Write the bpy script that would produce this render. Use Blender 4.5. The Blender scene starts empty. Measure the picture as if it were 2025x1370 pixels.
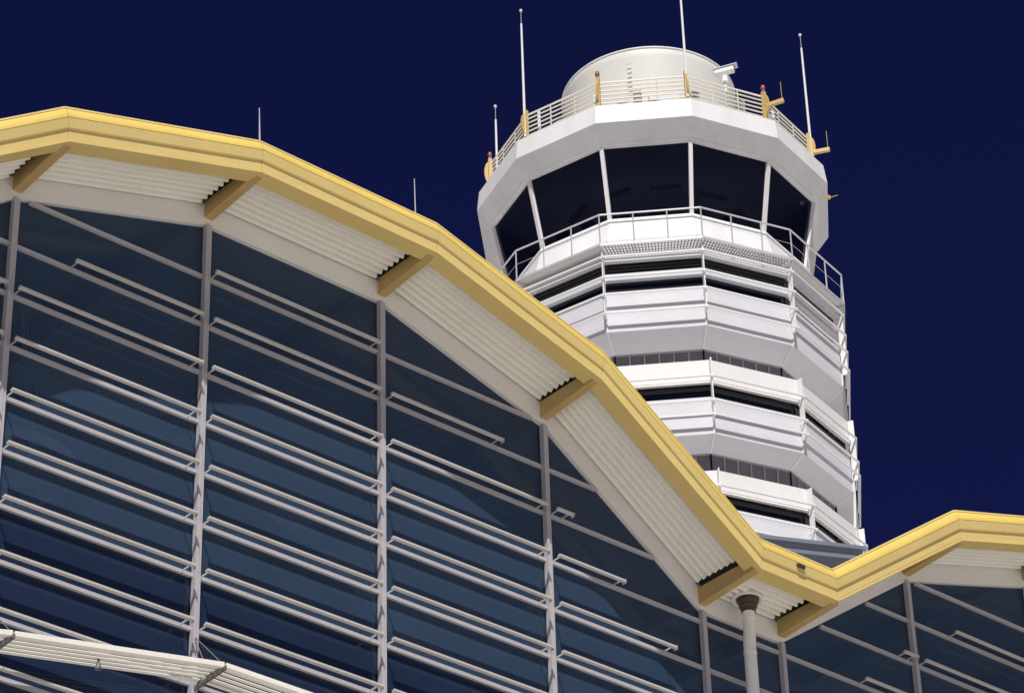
import bpy, math, random
from mathutils import Vector, Matrix
random.seed(4)
rad=math.radians
scn=bpy.context.scene
COL=scn.collection
# ---------------------------------------------------------------- camera model
FPX=6109.9; TH=rad(33.078); ROLL=rad(1.797); AZ=rad(48.504); CW=2025.0; CH=1370.0
CAM=Vector((0,-25,1.7))
hh=Vector((math.cos(AZ),math.sin(AZ),0)); RR=Vector((math.sin(AZ),-math.cos(AZ),0))
FF=hh*math.cos(TH)+Vector((0,0,math.sin(TH))); UU=-hh*math.sin(TH)+Vector((0,0,math.cos(TH)))
def ray(px,py):
    a=px-CW/2; b=CH/2-py; s,c=math.sin(ROLL),math.cos(ROLL)
    return FF*FPX+RR*(a*c+b*s)+UU*(-a*s+b*c)
def on_y(px,py,y):
    d=ray(px,py); return CAM+d*((y-CAM.y)/d.y)
def proj(P):
    P=Vector(P)-CAM; d=P.dot(FF); a=FPX*P.dot(RR)/d; b=FPX*P.dot(UU)/d
    s,c=math.sin(ROLL),math.cos(ROLL)
    return (CW/2+a*c-b*s, CH/2-(a*s+b*c))
# ---------------------------------------------------------------- materials
def mat(name,col,rough=.5,metal=0,var=.12,scale=3.0,streak=False,spec=.5,bump=0,col2=None):
    m=bpy.data.materials.new(name); m.use_nodes=True; nt=m.node_tree; N=nt.nodes; L=nt.links
    bs=N['Principled BSDF']; bs.inputs['Roughness'].default_value=rough; bs.inputs['Metallic'].default_value=metal
    bs.inputs['Specular IOR Level'].default_value=spec
    tc=N.new('ShaderNodeTexCoord'); mp=N.new('ShaderNodeMapping'); L.new(tc.outputs['Object'],mp.inputs[0])
    mp.inputs['Scale'].default_value=(scale,scale,scale*(.12 if streak else 1))
    nz=N.new('ShaderNodeTexNoise'); nz.inputs['Scale'].default_value=1; nz.inputs['Detail'].default_value=6; nz.inputs['Roughness'].default_value=.65
    L.new(mp.outputs[0],nz.inputs['Vector'])
    cr=N.new('ShaderNodeValToRGB'); cr.color_ramp.elements[0].position=.3; cr.color_ramp.elements[1].position=.7
    c2=col2 or tuple(c*(1-var) for c in col)
    cr.color_ramp.elements[0].color=(*c2,1); cr.color_ramp.elements[1].color=(*col,1)
    L.new(nz.outputs['Fac'],cr.inputs[0])
    n2=N.new('ShaderNodeTexNoise'); n2.inputs['Scale'].default_value=38; n2.inputs['Detail'].default_value=3; L.new(tc.outputs['Object'],n2.inputs['Vector'])
    mr=N.new('ShaderNodeMapRange'); mr.inputs[1].default_value=.3; mr.inputs[2].default_value=.7; mr.inputs[3].default_value=.92; mr.inputs[4].default_value=1.0
    L.new(n2.outputs['Fac'],mr.inputs[0])
    vm=N.new('ShaderNodeVectorMath'); vm.operation='SCALE'; L.new(cr.outputs[0],vm.inputs[0]); L.new(mr.outputs[0],vm.inputs['Scale'])
    L.new(vm.outputs[0],bs.inputs['Base Color'])
    if bump:
        bp=N.new('ShaderNodeBump'); bp.inputs['Strength'].default_value=bump; bp.inputs['Distance'].default_value=.02
        L.new(nz.outputs['Fac'],bp.inputs['Height']); L.new(bp.outputs[0],bs.inputs['Normal'])
    return m
def tinted_glass(name,tint,rough=.02,body=None):
    m=bpy.data.materials.new(name); m.use_nodes=True; nt=m.node_tree; N=nt.nodes; L=nt.links
    N.remove(N['Principled BSDF']); out=N['Material Output']
    tr=N.new('ShaderNodeBsdfTransparent'); tr.inputs[0].default_value=(*tint,1)
    gl=N.new('ShaderNodeBsdfGlossy'); gl.inputs['Roughness'].default_value=rough; gl.inputs[0].default_value=(.8,.8,.85,1)
    fr=N.new('ShaderNodeFresnel'); fr.inputs[0].default_value=1.45
    mx=N.new('ShaderNodeMixShader'); L.new(fr.outputs[0],mx.inputs[0]); L.new(tr.outputs[0],mx.inputs[1]); L.new(gl.outputs[0],mx.inputs[2])
    last=mx
    if body:
        df=N.new('ShaderNodeBsdfDiffuse'); df.inputs[0].default_value=(*body[0],1)
        m2=N.new('ShaderNodeMixShader'); m2.inputs[0].default_value=body[1]; L.new(mx.outputs[0],m2.inputs[1]); L.new(df.outputs[0],m2.inputs[2]); last=m2
    L.new(last.outputs[0],out.inputs[0])
    return m
M={}
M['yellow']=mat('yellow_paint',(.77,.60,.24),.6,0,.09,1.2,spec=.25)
M['yellow_lip']=mat('lip_yellow',(.78,.58,.15),.6,0,.12,1.2,spec=.25)  # more saturated than the fascia yellow
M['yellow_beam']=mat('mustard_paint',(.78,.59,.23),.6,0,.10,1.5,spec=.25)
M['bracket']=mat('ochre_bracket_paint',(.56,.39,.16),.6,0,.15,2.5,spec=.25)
M['ochre']=mat('ochre_paint',(.66,.47,.18),.5,0,.2,4)
M['soffit']=mat('soffit_paint',(.93,.90,.83),.5,0,.05,1.5,spec=.3)
M['head']=mat('head_panel_paint',(.88,.85,.83),.5,0,.06,1.2)
M['mullion']=mat('mullion_paint',(.50,.48,.52),.4,0,.08,2)
M['shelf']=mat('shelf_paint',(.60,.565,.55),.5,0,.12,2,spec=.3)
M['glass']=tinted_glass('facade_glass',(.60,.74,.92),.05,((.058,.100,.180),.48))
M['glass_low']=mat('lower_facade_glass',(.018,.031,.070),.07,0,.25,.25,spec=.32)
M['inside']=mat('hall_interior',(.84,.84,.84),.7,0,.1,.3)
M['rib']=mat('hall_rib',(.55,.55,.57),.6,0,.1,.3)
M['gap_shade']=mat('gap_shade_dark',(.05,.045,.04),.8)  # near-black; stands in for the shade inside the soffit gaps
M['roof']=mat('roof_metal',(.25,.27,.33),.5,.0,.1)
M['wall']=mat('base_wall',(.55,.54,.52),.7,0,.15,1,bump=.1)
M['white']=mat('tower_white',(.82,.82,.85),.55,0,.16,.9,streak=True,spec=.3)
M['shaded_white']=mat('tower_shaded_white',(.71,.71,.77),.55,0,.10,.7,spec=.3)  # tower white greyed towards lavender, shading of the panels put into the colour
M['trim']=mat('tower_trim',(.86,.85,.86),.5,0,.08,1,spec=.3)
M['pipe']=mat('pipe_white',(.90,.89,.88),.4,0,.05,2,spec=.4)
M['dark_glass']=mat('tower_glass',(.006,.007,.012),.03,0,.3,1,spec=.5)
M['cab_glass']=tinted_glass('cab_glass',(.26,.28,.38))
M['interior']=mat('cab_interior',(.22,.21,.22),.7,0,.3,1)
M['interior_light']=mat('cab_interior_light',(.50,.50,.50),.6,0,.3,1)
M['grey_glass']=mat('grey_window',(.20,.19,.21),.3,0,.25,2)
M['frame']=mat('window_frame_paint',(.42,.41,.43),.5)
M['grating']=mat('grating',(.34,.34,.36),.6,.1)
M['metal']=mat('galvanised',(.66,.66,.68),.4,.2,.1)
M['rail']=mat('cream_rail_paint',(.82,.78,.68),.5,0,.1,3)
M['dome']=mat('radome_skin',(.78,.77,.74),.5,0,.08,.8,spec=.3)
M['red']=mat('red_lamp',(.40,.06,.03),.35)
M['dark']=mat('dark_metal',(.05,.045,.045),.5)
M['rust']=mat('rusty_collar',(.085,.055,.04),.7,0,.4,9)
M['brown']=mat('weathered_bracket',(.17,.15,.14),.5)
M['ground']=mat('concrete_apron',(.57,.55,.51),.85,0,.10,.05,bump=.1)
# ---------------------------------------------------------------- mesh builder
class MB:
    def __init__(s): s.v=[]; s.f=[]
    def add(s,vs,fs):
        o=len(s.v); s.v+= [tuple(v) for v in vs]; s.f+=[tuple(i+o for i in f) for f in fs]
    def box(s,a,b):
        x0,y0,z0=a; x1,y1,z1=b
        s.add([(x0,y0,z0),(x1,y0,z0),(x1,y1,z0),(x0,y1,z0),(x0,y0,z1),(x1,y0,z1),(x1,y1,z1),(x0,y1,z1)],
              [(0,3,2,1),(4,5,6,7),(0,1,5,4),(1,2,6,5),(2,3,7,6),(3,0,4,7)])
    def quad(s,a,b,c,d): s.add([a,b,c,d],[(0,1,2,3)])
    def loft(s,A,B,cap=True):
        n=len(A); fs=[(i,(i+1)%n,n+(i+1)%n,n+i) for i in range(n)]
        if cap: fs+= [tuple(range(n))[::-1], tuple(range(n,2*n))]
        s.add(list(A)+list(B),fs)
    def bar(s,p,q,w,h,up=(0,0,1)):
        p=Vector(p);q=Vector(q);d=(q-p).normalized();u=Vector(up)
        r=d.cross(u)
        if r.length<1e-4: r=d.cross(Vector((1,0,0)))
        r.normalize(); u=r.cross(d).normalized()
        c=[(-w/2,-h/2),(w/2,-h/2),(w/2,h/2),(-w/2,h/2)]
        s.loft([p+r*a+u*b for a,b in c],[q+r*a+u*b for a,b in c])
    def tube(s,p,q,r0,r1=None,n=10):
        r1=r0 if r1 is None else r1
        p=Vector(p);q=Vector(q);d=(q-p).normalized()
        u=d.orthogonal().normalized(); w=d.cross(u)
        A=[p+(u*math.cos(2*math.pi*i/n)+w*math.sin(2*math.pi*i/n))*r0 for i in range(n)]
        B=[q+(u*math.cos(2*math.pi*i/n)+w*math.sin(2*math.pi*i/n))*r1 for i in range(n)]
        s.loft(A,B)
    def pipe(s,pts,r,n=24):
        pts=[Vector(p) for p in pts]; vs=[];fs=[]
        for j,p in enumerate(pts):
            d=(pts[min(j+1,len(pts)-1)]-pts[max(j-1,0)]).normalized()
            u=Vector((1,0,0)); u=(u-d*u.dot(d)).normalized(); w=d.cross(u)
            for i in range(n):
                a=2*math.pi*i/n; vs.append(p+(u*math.cos(a)+w*math.sin(a))*r)
        for j in range(len(pts)-1):
            for i in range(n):
                k=(i+1)%n; fs.append((j*n+i,j*n+k,(j+1)*n+k,(j+1)*n+i))
        s.add(vs,fs)
    def lathe(s,c,prof,n=48):
        c=Vector(c); vs=[];fs=[]
        for r,z in prof:
            for i in range(n):
                a=2*math.pi*i/n; vs.append(c+Vector((r*math.cos(a),r*math.sin(a),z)))
        for j in range(len(prof)-1):
            for i in range(n):
                k=(i+1)%n; fs.append((j*n+i,j*n+k,(j+1)*n+k,(j+1)*n+i))
        s.add(vs,fs)
    def build(s,name,m,parent=None,origin=None,smooth=False,bevel=0):
        o0=Vector(origin) if origin is not None else Vector((0,0,0))
        if parent is not None: o0=Vector(parent.get('_o',(0,0,0)))
        me=bpy.data.meshes.new(name); me.from_pydata([tuple(Vector(v)-o0) for v in s.v],[],s.f); me.update()
        if smooth:
            for p in me.polygons: p.use_smooth=True
        me.materials.append(m); o=bpy.data.objects.new(name,me); COL.objects.link(o)
        if parent is not None: o.parent=parent
        else: o.location=o0
        o['_o']=tuple(o0)
        if bevel:
            b=o.modifiers.new('bevel','BEVEL'); b.width=bevel; b.segments=2; b.limit_method='ANGLE'
        return o
def tag(o,label,cat,group=None,kind=None):
    if label: o['label']=label
    if cat: o['category']=cat
    if group: o['group']=group
    if kind: o['kind']=kind
    return o
def empty(name,loc,label,cat,group=None):
    o=bpy.data.objects.new(name,None); COL.objects.link(o); o.location=loc; o['_o']=tuple(loc)
    return tag(o,label,cat,group)
# ---------------------------------------------------------------- ground
g=MB(); g.quad((-3000,-3000,0),(3000,-3000,0),(3000,3000,0),(-3000,3000,0))
tag(g.build('ground',M['ground']),None,None,kind='structure')
# ---------------------------------------------------------------- terminal
b=2.646; w=1.437; X0=11.986; VA=5*b+w
zA,zB,zC=22.40,23.19,20.58
GX=[];GZ=[]
for s in (-1,0,1):
    for k,z in enumerate((zC,zA,zB,zB,zA,zC)):
        GX.append(X0+s*VA+k*b); GZ.append(z)
NV=len(GX)
def off(i,d):
    """point above vertex i of the arch line: joints rise almost plumb, leaning a little with the mitre"""
    n=[]
    for a,c in ((i-1,i),(i,i+1)):
        if a<0 or c>=NV: continue
        t=Vector((GX[c]-GX[a],GZ[c]-GZ[a])).normalized(); n.append(Vector((-t.y,t.x)))
    m=sum(n,Vector((0,0))).normalized()
    return Vector((GX[i]+m.x*d*.34,GZ[i]+d*.965))
def gz(x):
    for i in range(NV-1):
        if GX[i]<=x<=GX[i+1]:
            t=(x-GX[i])/(GX[i+1]-GX[i]); return GZ[i]*(1-t)+GZ[i+1]*t
    return GZ[0]
T=empty('terminal_building',(20,0,0),'glass walled terminal with scalloped yellow edged roof and white sun shelves','building')
def strip(profile,i,name,m,parent,gap=0.0,bevel=0):
    g=MB();A=[];B=[]
    for y,d in profile:
        p=off(i,d);q=off(i+1,d);t=(q-p).normalized()*gap
        A.append((p.x+t.x,y,p.y+t.y));B.append((q.x-t.x,y,q.y-t.y))
    g.loft(A,B); o=g.build(name,m,parent,bevel=bevel)
    return o
ROOFB=14.5
for i in range(NV-1):
    f=strip([(-.95,.205),(-1.13,.205),(-1.135,.335),(-1.155,.345),(-1.170,.475),(-.95,.48)],i,'roof_fascia',M['yellow'],T,.003)
    strip([(-.95,.484),(-1.173,.480),(-1.166,.520),(-1.145,.575),(-1.12,.620),(-.95,.635)],i,'gutter_lip',M['yellow_lip'],f,.003)
    strip([(-1.125,.624),(-1.12,.650),(-.94,.660),(-.94,.64)],i,'drip_edge',M['yellow'],f,.003)
    strip([(-.90,.158),(-1.145,.158),(-1.145,.200),(-.90,.200)],i,'fascia_flange',M['yellow_beam'],f,.0)
    strip([(-.93,.60+.02),(ROOFB,.60),(ROOFB,.655),(-.93,.66)],i,'roof_panel',M['roof'],T)
    strip([(-.94,.42),(-.02,.42),(-.02,.44),(-.94,.44)],i,'soffit_gap_shade',M['gap_shade'],T)  # dark sheet added over the soffit so bracket gaps look shaded
    strip([(.09,.57),(ROOFB-.51,.57),(ROOFB-.51,.595),(.09,.595)],i,'hall_ceiling',M['inside'],T)
    g=MB(); n=112; vs=[]
    t=Vector((GX[i+1]-GX[i],GZ[i+1]-GZ[i])).normalized()
    p0=off(i,.315);q0=off(i+1,.315)
    p1=p0+t*.07;q1=q0-t*.15
    nn=Vector((-t.y,t.x))
    for k in range(n+1):
        y=-.03-.92*k/n; ph=(k/n*8.5)%1.0
        hgt=.034*math.tanh(1.5*math.sin(2*math.pi*ph))/math.tanh(1.5)
        vs.append((p1.x+nn.x*hgt,y,p1.y+nn.y*hgt)); vs.append((q1.x+nn.x*hgt,y,q1.y+nn.y*hgt))
    g.add(vs,[(2*k,2*k+1,2*k+3,2*k+2) for k in range(n)])
    g.build('soffit_panel',M['soffit'],T)
    strip([(-.05,0.0),(-.05,.31),(.03,.31),(.03,0.0)],i,'head_panel',M['head'],T)
    strip([(0.0,.315),(0.0,.59),(.08,.59),(.08,.315)],i,'closure_strip',M['head'],T)
for i in range(NV):
    g=MB()
    p=off(i,.34); q=off(i,.09); x=GX[i]
    zt=p.y; zb=q.y
    hw=.06
    g.loft([(x-hw,-.052,zb),(x+hw,-.052,zb),(x+hw,-.052,zt),(x-hw,-.052,zt)],
           [(x-hw,-1.06,zb+.06),(x+hw,-1.06,zb+.06),(x+hw,-1.06,zt),(x-hw,-1.06,zt)])
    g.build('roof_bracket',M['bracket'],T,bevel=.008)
    g=MB(); p=off(i,.45); g.box((p.x-.09,.10,p.y-.16),(p.x+.09,ROOFB-.52,p.y+.11)); g.build('hall_purlin',M['rib'],T)
for yy in (4.6,9.2):
    g=MB()
    for i in range(NV-1):
        A=[];B=[]
        for y,d in ((yy,.18),(yy+.25,.18),(yy+.25,.56),(yy,.56)):
            p=off(i,d);q=off(i+1,d);A.append((p.x,y,p.y));B.append((q.x,y,q.y))
        g.loft(A,B)
    g.build('hall_arch_rib',M['rib'],T)
hc=on_y(12,925,1.7)  # hoops added to catch sun and show as pale arcs behind the glass
for rr_,dz2 in ((.80,0),(.58,.16)):
    g=MB(); g.lathe((hc.x,hc.y,hc.z+dz2),[(rr_,-.07),(rr_+.02,-.05),(rr_+.02,.05),(rr_,.07),(rr_-.02,.05),(rr_-.02,-.05),(rr_,-.07)],48)
    for a_ in (0,1,2):
        q_=2*math.pi*a_/3+.5; g.tube((hc.x+rr_*math.cos(q_),hc.y+rr_*math.sin(q_),hc.z+dz2),(hc.x+rr_*math.cos(q_)*.2,hc.y+rr_*math.sin(q_)*.2,22.2),.008,None,6)
    g.build('pale_arc_hoop',M['inside'],T)
# facade
Z0=21.77; DZ=.67
levels=[Z0-DZ*k for k in range(-1,14)]
ZS=Z0-DZ*5
g=MB(); g.box((GX[0]+.25,.04,ZS-.35),(GX[-1]-.25,ROOFB-.55,ZS-.05)); g.build('hall_floor',M['inside'],T)
for i in range(NV):
    g=MB(); x=GX[i]; zt=GZ[i]
    g.box((x-.042,-.09,0),(x-.002,-.012,zt-.005)); g.box((x+.002,-.075,0),(x+.042,-.012,zt-.005)); g.box((x-.01,-.05,0),(x+.01,-.014,zt-.006))
    g.build('mullion',M['mullion'],T)
for i in range(NV-1):
    xa,xb=GX[i],GX[i+1]
    g=MB(); g.quad((xa,0.01,ZS),(xb,0.01,ZS),(xb,0.01,GZ[i+1]),(xa,0.01,GZ[i]))
    gl=g.build('window',M['glass'],T)
    g=MB(); g.box((xa,0.004,2.2),(xb,.03,ZS-.002)); g.build('lower_window',M['glass_low'],T)
    def clip(z,marg):
        n=200; ok=[xa+(xb-xa)*k/n for k in range(n+1) if gz(xa+(xb-xa)*k/n)>=z+marg]
        if not ok: return None
        return ok[0],ok[-1]
    zl=list(levels); z=levels[-1]-DZ
    while z>2.3: zl.append(z); z-=DZ
    za,zb_=sorted((GZ[i],GZ[i+1]))
    for k,z in enumerate(zl):
        marg=.70 if za==zb_ else (.84 if za==zA else 1.0+.1*(k-2))
        r=clip(z,.0)
        if not r or r[1]-r[0]<.15: continue
        g=MB(); g.box((r[0]+.043,-.045,z-.024),(r[1]-.043,-.002,z+.024)); g.build('transom',M['mullion'],gl)
        vis = (4<=i<=14)
        r=clip(z,marg) if k<6 else (xa,xb)
        if not vis or k>12 or not r or r[1]-r[0]<.2: continue
        if i in (5,11): continue
        a0=r[0]+.02; c0=r[1]-.14
        g=MB()
        pr=[(-.235,z+.024),(-.246,z+.014),(-.244,z-.008),(-.20,z-.014),(-.192,z-.008),(-.194,z+.012)]
        g.loft([(a0,yy,zz) for yy,zz in pr],[(c0,yy,zz) for yy,zz in pr])
        for xx in (a0+.03,c0-.06):
            g.box((xx,-.20,z-.012),(xx+.008,-.045,z+.008))
        g.box((c0+.001,-.248,z-.032),(c0+.006,-.18,z+.026))
        g.build('sun_shelf',M['shelf'],T)
g=MB(); xl,xr=GX[0],GX[-1]
g.box((xl,-.10,0),(xr,.05,2.2)); g.build('base_wall',M['wall'],T)
g=MB(); g.box((xl,.06,0),(xl+.2,ROOFB-.3,zC+.2)); g.box((xr-.2,.06,0),(xr,ROOFB-.3,zC+.2)); g.box((xl+.21,ROOFB-.5,0),(xr-.21,ROOFB-.3,zC+.2))
for i in range(NV-1):
    a_,c_=off(i,.59),off(i+1,.59)
    g.loft([(a_.x,ROOFB-.5,zC+.2),(c_.x,ROOFB-.5,zC+.2),(c_.x,ROOFB-.5,max(c_.y,zC+.21)),(a_.x,ROOFB-.5,max(a_.y,zC+.21))],
           [(a_.x,ROOFB-.3,zC+.2),(c_.x,ROOFB-.3,zC+.2),(c_.x,ROOFB-.3,max(c_.y,zC+.21)),(a_.x,ROOFB-.3,max(a_.y,zC+.21))])
g.build('rear_wall',M['wall'],T)
A=[on_y(1490,1061,16),on_y(1706,1085,16)]
g=MB()
dz_=Vector((0,0,1))
g.loft([A[0],A[0]-dz_*2.6,A[0]-dz_*2.6+Vector((0,.5,0)),A[0]+Vector((0,.5,0))],[A[1],A[1]-dz_*2.6,A[1]-dz_*2.6+Vector((0,.5,0)),A[1]+Vector((0,.5,0))])
for k in (0,1):
    h0=-.02-.28*k
    g.bar(A[0]+Vector((0,-.06,h0)),A[1]+Vector((0,-.06,h0)),.11,.09)
g.build('rear_roof_parapet',M['roof'],T)
g=MB(); g.box((25.86,-1.20,zC+.39),(26.0,-1.16,zC+.435)); g.build('fascia_light',M['dark'],T,bevel=.01)
# ---------------------------------------------------------------- lightning rods
for i,(yy,hx,lab) in {8:(-1.0,.08,'thin lightning rod on the yellow roof edge nearest the crown of the roof'),9:(-.60,.09,'thin lightning rod on the yellow roof edge between the crown and the tower')}.items():
    p=off(i,.65)+Vector((hx,0)); g=MB(); g.tube((p.x,yy,p.y),(p.x-.02,yy,p.y+ (.58 if i==8 else 1.0)),.012,.006,6); g.tube((p.x,yy,p.y-.02),(p.x,yy,p.y+.05),.03,.02,8)
    tag(g.build('lightning_rod',M['metal'],None,(p.x,yy,p.y)),lab,'lightning rod','lightning rods on the terminal roof')
# ---------------------------------------------------------------- downpipe
xp=25.81; yp=-.30; zs=zC+.27
D=empty('downpipe',(xp,yp,0),'white rainwater downpipe under the roof valley with dark funnel collar','downpipe')
g=MB(); g.lathe((xp,yp,0),[(.14,zs+.03),(.205,zs+.03),(.21,zs-.015),(.185,zs-.022),(.155,zs-.01),(.14,zs+.02)],32); g.build('flange',M['pipe'],D)
g=MB(); g.lathe((xp,yp,0),[(.15,zs+.02),(.14,zs-.05),(.12,zs-.09),(.12,zs-.12),(.10,zs-.15),(.094,zs-.20),(.07,zs-.20)],32); g.build('funnel_collar',M['rust'],D,smooth=False)
g=MB()
pts=[(xp,yp,zs-.17),(xp,yp,zs-.34)]
for j in range(1,12):
    t=j/12; s3=t*t*(3-2*t); pts.append((xp-.01*s3,yp+.016*s3,zs-.34-.36*t))
pts+=[(xp-.01,yp+.016,zs-.74),(xp-.01,yp+.016,0.02)]
g.pipe(pts,.083); g.build('pipe',M['pipe'],D,smooth=True)
for zz in (zs-.31,zs-.80,zs-4,zs-8,zs-12):
    g=MB(); o_=.0 if zz==zs-.31 else 1
    g.tube((xp-.01*o_,yp+.016*o_,zz),(xp-.01*o_,yp+.016*o_,zz+.025),.089,None,24); g.build('pipe_clamp',M['pipe'],D)
# ---------------------------------------------------------------- slatted canopy
CX=[GX[i] for i in range(6,12)]; CZ=[16.0,16.60,17.07,17.07,16.60,16.0]
Cn=empty('slatted_canopy',(CX[2],-.35,0),'white slatted canopy on brackets low on the glass wall','canopy')
for i in range(5):
    for k,y in enumerate((-.64,-.55,-.46,-.37,-.28,-.19)):
        hy=.018 if k else .014; hz=.005 if k else .028
        g=MB(); A=[];B=[]
        for yy,zz in ((-hy,-hz),(hy,-hz-.010),(hy,hz-.010),(-hy,hz)):
            A.append((CX[i]+.012,y+yy,CZ[i]+zz)); B.append((CX[i+1]-.012,y+yy,CZ[i+1]+zz))
        g.loft(A,B); g.build('slat',M['soffit'],Cn)
for i in range(6):
    g=MB(); g.bar((CX[i],-.09,CZ[i]-.06),(CX[i],-.66,CZ[i]-.035),.03,.05)
    g.build('support_bracket',M['brown'],Cn)
    g=MB(); g.tube((CX[i],-.60,CZ[i]+.03),(CX[i]-.02,-.10,CZ[i]+.55),.007,None,8); g.tube((CX[i],-.35,CZ[i]+.0),(CX[i]-.02,-.10,CZ[i]+.53),.007,None,8)
    g.build('tie_rod',M['brown'],Cn)
xm=(CX[1]+CX[2])/2-.1; zm=(CZ[1]+CZ[2])/2
g=MB(); g.tube((xm,-.36,zm-.02),(xm,-.36,zm-.09),.015,None,10); g.tube((xm,-.36,zm-.08),(xm,-.36,zm-.15),.025,.035,12)
g.build('spotlight',M['brown'],Cn)
# ---------------------------------------------------------------- control tower
TC=CAM+Vector((60.82,61.23,61.94))*(101.8/106.0)
TX,TY,TZ=TC; A0=29.0
def V(k,R,z): a=rad(A0+30*k); return Vector((TX+R*math.cos(a),TY+R*math.sin(a),z))
def zpx(py,R,k=7):
    lo,hi=30.0,75.0
    for _ in range(40):
        m=(lo+hi)/2
        if proj(V(k,R,m))[1]>py: lo=m
        else: hi=m
    return lo
W=empty('control_tower',(TX,TY,0),'white twelve sided airport control tower rising behind the terminal roof','control tower')
ALL=range(12); VIS=(3,4,5,6,7,8,9)
def ringsolid(g,prof,ks=ALL):
    for k in ks:
        for (r0,z0),(r1,z1) in zip(prof,prof[1:]):
            g.quad(V(k,r0,z0),V(k+1,r0,z0),V(k+1,r1,z1),V(k,r1,z1))
z_top=zpx(193,5.85); z_cr=zpx(229,5.88); z_bb=zpx(270,5.52); z_wt=zpx(281,5.36); z_wb=zpx(425,4.88); z_dk=zpx(467,6.02)
g=MB(); ringsolid(g,[(0.01,z_top-.25),(5.62,z_top-.25),(5.62,z_top),(5.80,z_top),(5.88,z_cr),(5.52,z_bb),(5.40,z_bb+.02),(5.36,z_wt),(0.01,z_wt)])
g.build('cab_roof',M['white'],W)
for k in ALL:
    a,c=V(k,5.33,z_wt-.002),V(k+1,5.33,z_wt-.002); d,e=V(k+1,4.85,z_wb),V(k,4.85,z_wb)
    g=MB(); g.quad(e,d,c,a)
    g.build('cab_window' if k not in (3,9) else 'cab_panel',M['cab_glass'] if k not in (3,9) else M['white'],W)
    g=MB(); g.bar(V(k,5.37,z_wt),V(k,4.89,z_wb),.12,.10,up=V(k,1,0)-V(k,0,0)); g.build('cab_mullion',M['trim'],W)
g=MB(); ringsolid(g,[(4.80,z_wb+.01),(4.98,z_wb),(5.02,z_wb-.12),(4.98,z_wb-.14),(5.22,z_wb-.95),(5.22,z_dk-.05)]); g.build('cab_sill',M['white'],W)
g=MB(); ringsolid(g,[(.9,z_wt-.01),(.9,z_wb-.2),(4.8,z_wb-.25)]); g.build('cab_core',M['interior'],W)
g=MB(); ringsolid(g,[(4.78,z_wb-.02),(4.1,z_wb+.02),(4.1,z_wb-.2)]); 
for k in ALL:
    for t in (.28,.68):
        p=V(k,4.4,z_wb+.25).lerp(V(k+1,4.4,z_wb+.25),t); q=p+Vector((-.25,.2,.02))
        g.bar(p,q+Vector((.0,0,.3)),.06,.42)
g.build('cab_console',M['interior'],W)
g=MB()
for k in range(3,10):
    p=V(k,3.2,z_wt-.12).lerp(V(k+1,3.2,z_wt-.12),.5); g.bar(p,p+(V(k+1,1,0)-V(k,1,0)).normalized()*1.0,.25,.06)
g.build('cab_ceiling_panel',M['interior_light'],W)
# balcony
RD=6.02
g=MB()
for k in (6,7):
    for j in range(30):
        t=j/30; p=V(k,RD-.03,z_dk-.04).lerp(V(k+1,RD-.03,z_dk-.04),t); q=V(k,5.25,z_dk-.04).lerp(V(k+1,5.25,z_dk-.04),t); g.bar(p,q,.03,.04)
    for j in range(6):
        r=5.3+.14*j; g.bar(V(k,r,z_dk-.04),V(k+1,r,z_dk-.04),.03,.03)
g.build('balcony_grating',M['grating'],W)
g=MB(); ringsolid(g,[(5.25,z_dk-.02),(RD-.03,z_dk-.02),(RD-.03,z_dk-.06),(5.25,z_dk-.06)],[k for k in ALL if k not in (6,7)]); g.build('balcony_deck',M['trim'],W)
g=MB()
for k in ALL:
    g.bar(V(k,RD,z_dk-.04),V(k+1,RD,z_dk-.04),.045,.09)
    g.bar(V(k,5.3,z_dk-.13),V(k,RD,z_dk-.10),.05,.09)
g.build('balcony_frame',M['metal'],W)
g=MB(); zr=zpx(410,RD)
for k in ALL:
    g.bar(V(k,RD,zr),V(k+1,RD,zr),.04,.04)
    for j in range(3):
        p=V(k,RD,0).lerp(V(k+1,RD,0),j/3); g.bar((p.x,p.y,z_dk-.1),(p.x,p.y,zr),.03,.03)
    g.bar(V(k,RD,z_dk+.55),V(k+1,RD,z_dk+.55),.008,.008)
g.build('balcony_railing',M['metal'],W)
# shaft modules --------------------------------------------------
RW=5.72; RL=5.97; RI=5.15
mods=[dict(top=490,strips=[(506,529),(541,564)],lv=[493,533,567,604],crease=643,sof=690,bot=712),
      dict(top=712,strips=[(756,784)],lv=[741,789,817],crease=857,sof=896,bot=930),
      dict(top=930,strips=[(973,1001)],lv=[958,1006,1036],crease=1075,sof=1112,bot=1148)]
Z=[]
for m in mods:
    Z.append(dict(top=zpx(m['top'],RW),strips=[(zpx(a,RW),zpx(c,RW)) for a,c in m['strips']],lv=[zpx(a,RL) for a in m['lv']],crease=zpx(m['crease'],RW),sof=zpx(m['sof'],RI),bot=zpx(m['bot'],RW)))
per=Z[1]['top']-Z[2]['top']
zz=Z[2]
while Z[-1]['bot']>4:
    p=Z[-1]; Z.append(dict(top=p['bot'],strips=[(a-per,c-per) for a,c in zz['strips']],lv=[a-per for a in zz['lv']],crease=p['crease']-per,sof=p['sof']-per,bot=p['bot']-per)); zz=Z[-1]
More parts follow.
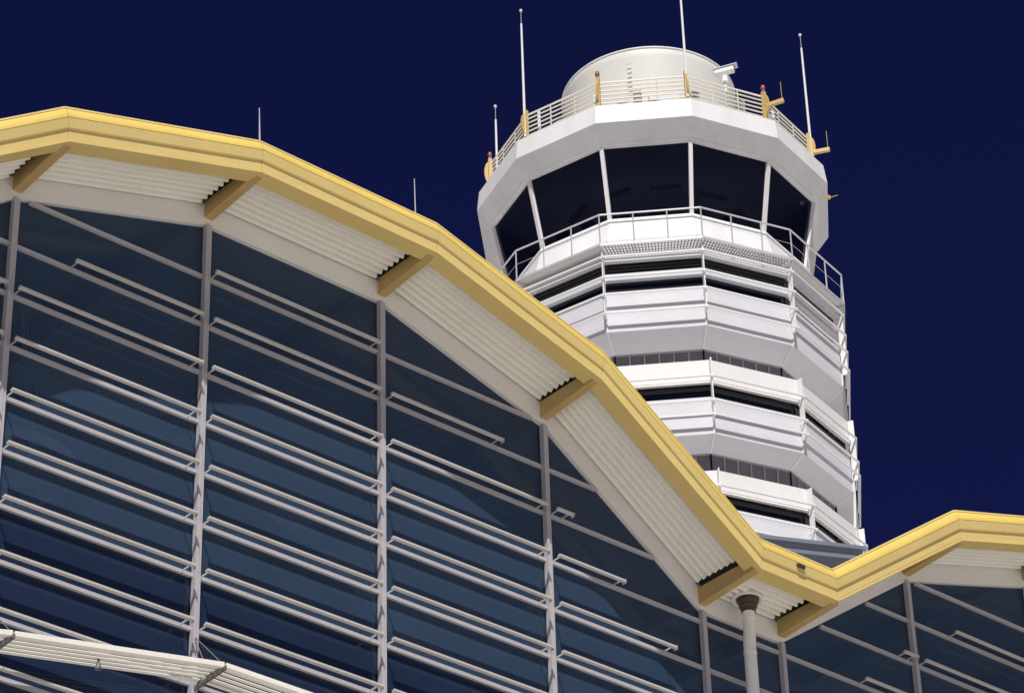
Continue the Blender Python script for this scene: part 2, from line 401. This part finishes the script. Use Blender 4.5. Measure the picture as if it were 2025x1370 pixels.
for mi,m in enumerate(Z):
    s0=m['strips'][0][0]
    g=MB(); ringsolid(g,[(RI,m['top']+.001),(RW+.02,m['top']),(RW+.02,s0),(RW-.10,s0)]); g.build('parapet_band',M['trim'],W)
    prof=[]
    for j,(a,c) in enumerate(m['strips']):
        prof+=([(RW,a)] if j else [])+[(RW-.18,a-.01),(RW-.18,c+.01),(RW,c)]
    prof+=[(RW,m['crease']),(RI,m['sof']),(RI-.1,m['sof']),(RI-.1,m['bot']+.0)]
    g=MB(); ringsolid(g,prof); g.build('storey_wall',M['shaded_white'],W)  # wall tone carries painted shade; parapet band above kept brighter
    if mi>=3: continue
    for k in range(3,11):
        g=MB(); u_=V(k,1,0)-V(k,0,0)
        g.bar(V(k,RW+.01,m['lv'][-1]-.1),V(k,RW+.01,m['crease']),.05,.03,up=u_); g.bar(V(k,RW+.01,m['crease']),V(k,RI+.01,m['sof']),.05,.03,up=u_)
        g.build('joint_cover',M['trim'],W)
    for a,c in m['strips']:
        for k in VIS:
            g=MB(); ringsolid(g,[(RW-.16,a-.012),(RW-.16,c+.012)],(k,)); g.build('strip_window',M['dark_glass'],W)
    for k in VIS:
        g=MB(); ringsolid(g,[(RI-.03,m['sof']-.02),(RI-.03,m['bot']+.05)],(k,)); wn=g.build('recessed_window',M['grey_glass'],W)
        g=MB()
        for j in range(0,7):
            p=V(k,RI-.01,0).lerp(V(k+1,RI-.01,0),j/6); g.bar((p.x,p.y,m['sof']-.01),(p.x,p.y,m['bot']+.05),.035,.03)
        g.bar(V(k,RI-.01,m['sof']-.03),V(k+1,RI-.01,m['sof']-.03),.03,.04)
        g.build('window_frame',M['frame'],wn)
    for li,z in enumerate(m['lv']):
        for k in VIS:
            ext=(V(k+1,RL,z)-V(k,RL,z)).normalized()*(.05 if k<8 else 0)
            g=MB()
            g.bar(V(k,RL,z)+ext,V(k+1,RL,z)+ext,.05,.055)
            if li==0: g.bar(V(k,RL-.16,z-.075),V(k+1,RL-.16,z-.075),.035,.03)
            g.build('louver',M['trim'],W)
    for k in range(3,11):
        g=MB(); u_=V(k,1,0)-V(k,0,0)
        g.bar(V(k,RW+.12,m['top']-.02),V(k,RW+.12,m['lv'][-1]-.12),.035,.18,up=u_)
        if k<9:
            for z in m['lv']: g.bar(V(k,RW,z-.05),V(k,RL+.02,z-.02),.05,.08)
        g.build('louver_fin',M['trim'],W)
# roof deck things
RP=5.36
zrt=zpx(151,RP)
zr0=z_top-.25
g=MB()
for k in ALL:
    for j in range(6):
        z=zrt-j*.165
        g.bar(V(k,RP,z),V(k+1,RP,z),.036,.036 if j else .055)
    for t in (1/3,2/3):
        p=V(k,RP,0).lerp(V(k+1,RP,0),t); g.bar((p.x,p.y,zr0),(p.x,p.y,zrt),.03,.03)
g.build('roof_railing',M['rail'],W)
for k in ALL:
    g=MB(); out=(V(k,1,0)-V(k,0,0))
    p=V(k,RP+.05,0)
    g.bar((p.x,p.y,zr0),(p.x,p.y,zrt+.16),.12,.12,up=out)
    side=out.cross(Vector((0,0,1)))
    n=10
    for j in range(n):
        a0=j/n*math.pi; a1=(j+1)/n*math.pi
        def cp(a,r): return V(k,RP+.09+r*math.sin(a),zrt-.40+.42*math.cos(a))
        q=[cp(a0,.03),cp(a0,.16),cp(a1,.16),cp(a1,.03)]
        g.loft([x_-side*.03 for x_ in q],[x_+side*.03 for x_ in q])
    g.build('railing_post',M['ochre'],W)
def turned_box(g,az,R,wx,wy,z0,z1):
    c=Vector((TX+R*math.cos(rad(az)),TY+R*math.sin(rad(az)),0)); d=Vector((math.cos(rad(az)),math.sin(rad(az)),0)); e=Vector((-d.y,d.x,0))
    pts=[c+d*a*wy/2+e*s*wx/2 for a,s in ((-1,-1),(1,-1),(1,1),(-1,1))]
    g.loft([p+Vector((0,0,z0)) for p in pts],[p+Vector((0,0,z1)) for p in pts])
for az,R,wx,wy,h in ((232,4.5,1.0,.6,1.15),(215,4.6,.5,.5,1.0),(190,4.7,.7,.5,.95),(176,4.6,.4,.4,1.2),(255,4.6,.6,.5,1.0),(262,4.9,.3,.3,1.3),(268,4.7,.8,.5,.9),(277,4.9,.3,.3,1.25),(285,4.6,.5,.5,1.0),(222,4.9,.25,.25,1.2),(243,4.9,.3,.3,1.15)):
    g=MB(); turned_box(g,az,R,wx,wy,zr0,zr0+h); g.build('equipment_cabinet',M['shaded_white'] if wx>.35 else M['frame'],W,bevel=.03)
for az,h in ((181,1.75),(279,1.6),(206,1.35)):
    c=(TX+5.0*math.cos(rad(az)),TY+5.0*math.sin(rad(az))); g=MB(); g.tube((*c,zr0),(*c,zr0+h),.05,None,10); g.build('vent_pipe',M['trim'],W)
for k,dz,L_ in ((8,-.45,.58),(9,-.62,.56)):
    g=MB(); d=(V(k,1,0)-V(k,0,0)); r=Vector((math.sin(AZ),-math.cos(AZ),0))
    p=V(k,5.5,zrt+dz); dd=(d*.4+r*.6+Vector((0,0,.1))).normalized(); g.bar(p,p+dd*L_,.11,.13); q=p+dd*L_*.9; g.tube(q,q+Vector((0,0,.75)),.010,None,6)
    g.build('antenna_outrigger',M['ochre'],W,bevel=.02)
g=MB(); p=V(9,5.86,z_cr-.55); g.box((p.x-.05,p.y-.05,p.z-.05),(p.x+.07,p.y+.05,p.z+.06)); g.tube(p+Vector((.05,-.05,0)),p+Vector((.22,-.22,.06)),.012,None,6); g.build('wall_sensor',M['ochre'],W)
# radome
zc=zpx(190,0.01)-.05
dx=RR*.06
RD0=empty('radome',(TX,TY,zr0),'large round off-white radar dome on the tower roof','radar dome')
g=MB(); g.lathe((TX+dx.x,TY+dx.y,0),[(2.60,zr0),(2.74,zr0+1.0),(2.86,zc-1.0),(2.91,zc-.50),(2.92,zc-.30),(2.90,zc-.22)],96)
g.build('dome_wall',M['dome'],RD0,smooth=True)
g=MB(); g.lathe((TX+dx.x,TY+dx.y,0),[(2.90,zc-.22),(2.93,zc-.20),(2.93,zc-.15),(2.88,zc-.11),(2.77,zc-.08),(2.50,zc-.02),(2.05,zc+.07),(1.6,zc+.13),(1.1,zc+.18),(.6,zc+.21),(.01,zc+.22)],96)
g.build('dome_cap',M['trim'],RD0,smooth=True)
aa=rad(214)
g=MB()
for j in range(10):
    z=zc-2.0+.18*j; rr_=2.84+.06*j/10
    c=Vector((TX+dx.x+rr_*math.cos(aa),TY+dx.y+rr_*math.sin(aa),z)); s_=Vector((-math.sin(aa),math.cos(aa),0))*.07
    g.bar(c-s_,c+s_,.02,.02)
g.build('climbing_rungs',M['dome'],RD0)
def antenna(k,pyt,lab,R=5.46,ball=True):
    zb=zrt-.9
    zt=zpx(pyt,R,k)
    p=V(k,R,0); E=empty('whip_antenna',(p.x,p.y,zb),lab,'antenna','whip antennas on the tower roof')
    g=MB(); g.tube((p.x,p.y,zb),(p.x,p.y,zt-.55),.045,.032,10); g.build('mast',M['trim'],E)
    g=MB(); g.tube((p.x,p.y,zt-.55),(p.x,p.y,zt),.010,.010,6); g.build('tip_rod',M['metal'],E)
    if ball:
        g=MB(); g.lathe((p.x,p.y,zt),[(.001,-.06),(.04,-.04),(.055,0),(.04,.04),(.001,.06)],12); g.build('ball_finial',M['trim'],E,smooth=True)
antenna(5,22,'tall white whip antenna at the left corner of the tower roof rail')
antenna(7,-60,'tallest white whip antenna in front of the radar dome')
antenna(9,70,'tall white whip antenna at the far right corner of the tower roof rail')
antenna(4,211,'short white whip antenna at the leftmost corner of the tower roof rail',R=5.18)
for k,lab in ((6,'red warning lamp on the yellow post left of the radar dome front'),(8,'red warning lamp on the yellow post right of the radar dome'),(4,'red warning lamp on the leftmost yellow post of the tower roof')):
    p=V(k,RP+.05,zrt+.16); E=empty('warning_lamp',p,lab,'warning lamp','red warning lamps on the tower roof')
    g=MB(); g.tube(p,p+Vector((0,0,.10)),.05,.065,12); g.build('lamp_base',M['brown'],E)
    g=MB(); g.lathe(p+Vector((0,0,.10)),[(.07,0),(.075,.07),(.055,.15),(.001,.18)],14); g.build('lamp_glass',M['red'],E,smooth=True)
Rdir=Vector((math.sin(AZ),-math.cos(AZ),0))
base=V(7,5.2,zr0).lerp(V(8,5.2,zr0),.55)
lo,hi=zr0,zr0+6
for _ in range(40):
    m_=(lo+hi)/2
    if proj((base.x,base.y,m_))[1]>142: lo=m_
    else: hi=m_
zcm=lo
E=empty('surveillance_camera',base,'white surveillance camera on a post beside the radar dome','camera')
g=MB(); g.tube(base,(base.x,base.y,zcm-.25),.055,None,12); g.tube((base.x,base.y,zcm-.45),(base.x,base.y,zcm-.2),.12,.10,14); g.build('post',M['trim'],E)
c=Vector((base.x,base.y,zcm)); d=(Rdir*.9+hh*-.2+Vector((0,0,.12))).normalized()
g=MB(); g.bar(c-d*.33,c+d*.33,.22,.20); g.build('housing',M['trim'],E,bevel=.04)
g=MB(); g.bar(c-d*.34+Vector((0,0,.12)),c+d*.44+Vector((0,0,.12)),.27,.025); g.build('sunshield',M['shaded_white'],E)
g=MB(); g.tube(c+d*.31,c+d*.36,.075,None,14); g.build('lens',M['dark'],E)
# ---------------------------------------------------------------- light
SAZ=rad(230); SEL=rad(57)
world=bpy.data.worlds.new('World'); scn.world=world; world.use_nodes=True
nt=world.node_tree; N=nt.nodes; L=nt.links; bg=N['Background']
sky=N.new('ShaderNodeTexSky'); sky.sky_type='NISHITA'; sky.sun_disc=False; sky.sun_elevation=SEL; sky.sun_rotation=math.pi/2-SAZ
sky.altitude=1500; sky.air_density=1.0; sky.dust_density=.2; sky.ozone_density=4
mx=N.new('ShaderNodeMix'); mx.data_type='RGBA'; mx.blend_type='MULTIPLY'; mx.inputs[0].default_value=1
mx.inputs[7].default_value=(.060,.050,.160,1)
L.new(sky.outputs[0],mx.inputs[6]); L.new(mx.outputs[2],bg.inputs[0]); bg.inputs[1].default_value=.12
sl=bpy.data.lights.new('Sun','SUN'); sl.energy=5; sl.angle=rad(.5); sl.color=(1,.965,.90)
so=bpy.data.objects.new('Sun',sl); COL.objects.link(so)
sd=Vector((math.cos(SEL)*math.cos(SAZ),math.cos(SEL)*math.sin(SAZ),math.sin(SEL)))
so.rotation_euler=sd.to_track_quat('Z','Y').to_euler(); so.location=(0,0,80)
# ---------------------------------------------------------------- camera
cd=bpy.data.cameras.new('Camera'); cd.sensor_width=36; cd.lens=36*FPX/CW; cd.clip_end=8000; cd.clip_start=.1
co=bpy.data.objects.new('Camera',cd); COL.objects.link(co)
s_,c_=math.sin(ROLL),math.cos(ROLL)
xi=RR*c_-UU*s_; yi=RR*s_+UU*c_; zi=-FF
co.matrix_world=Matrix(((xi.x,yi.x,zi.x,CAM.x),(xi.y,yi.y,zi.y,CAM.y),(xi.z,yi.z,zi.z,CAM.z),(0,0,0,1)))
scn.camera=co
scn.view_settings.view_transform='Standard'; scn.view_settings.look='None'; scn.view_settings.exposure=0
for o in bpy.data.objects:
    if '_o' in o: del o['_o']
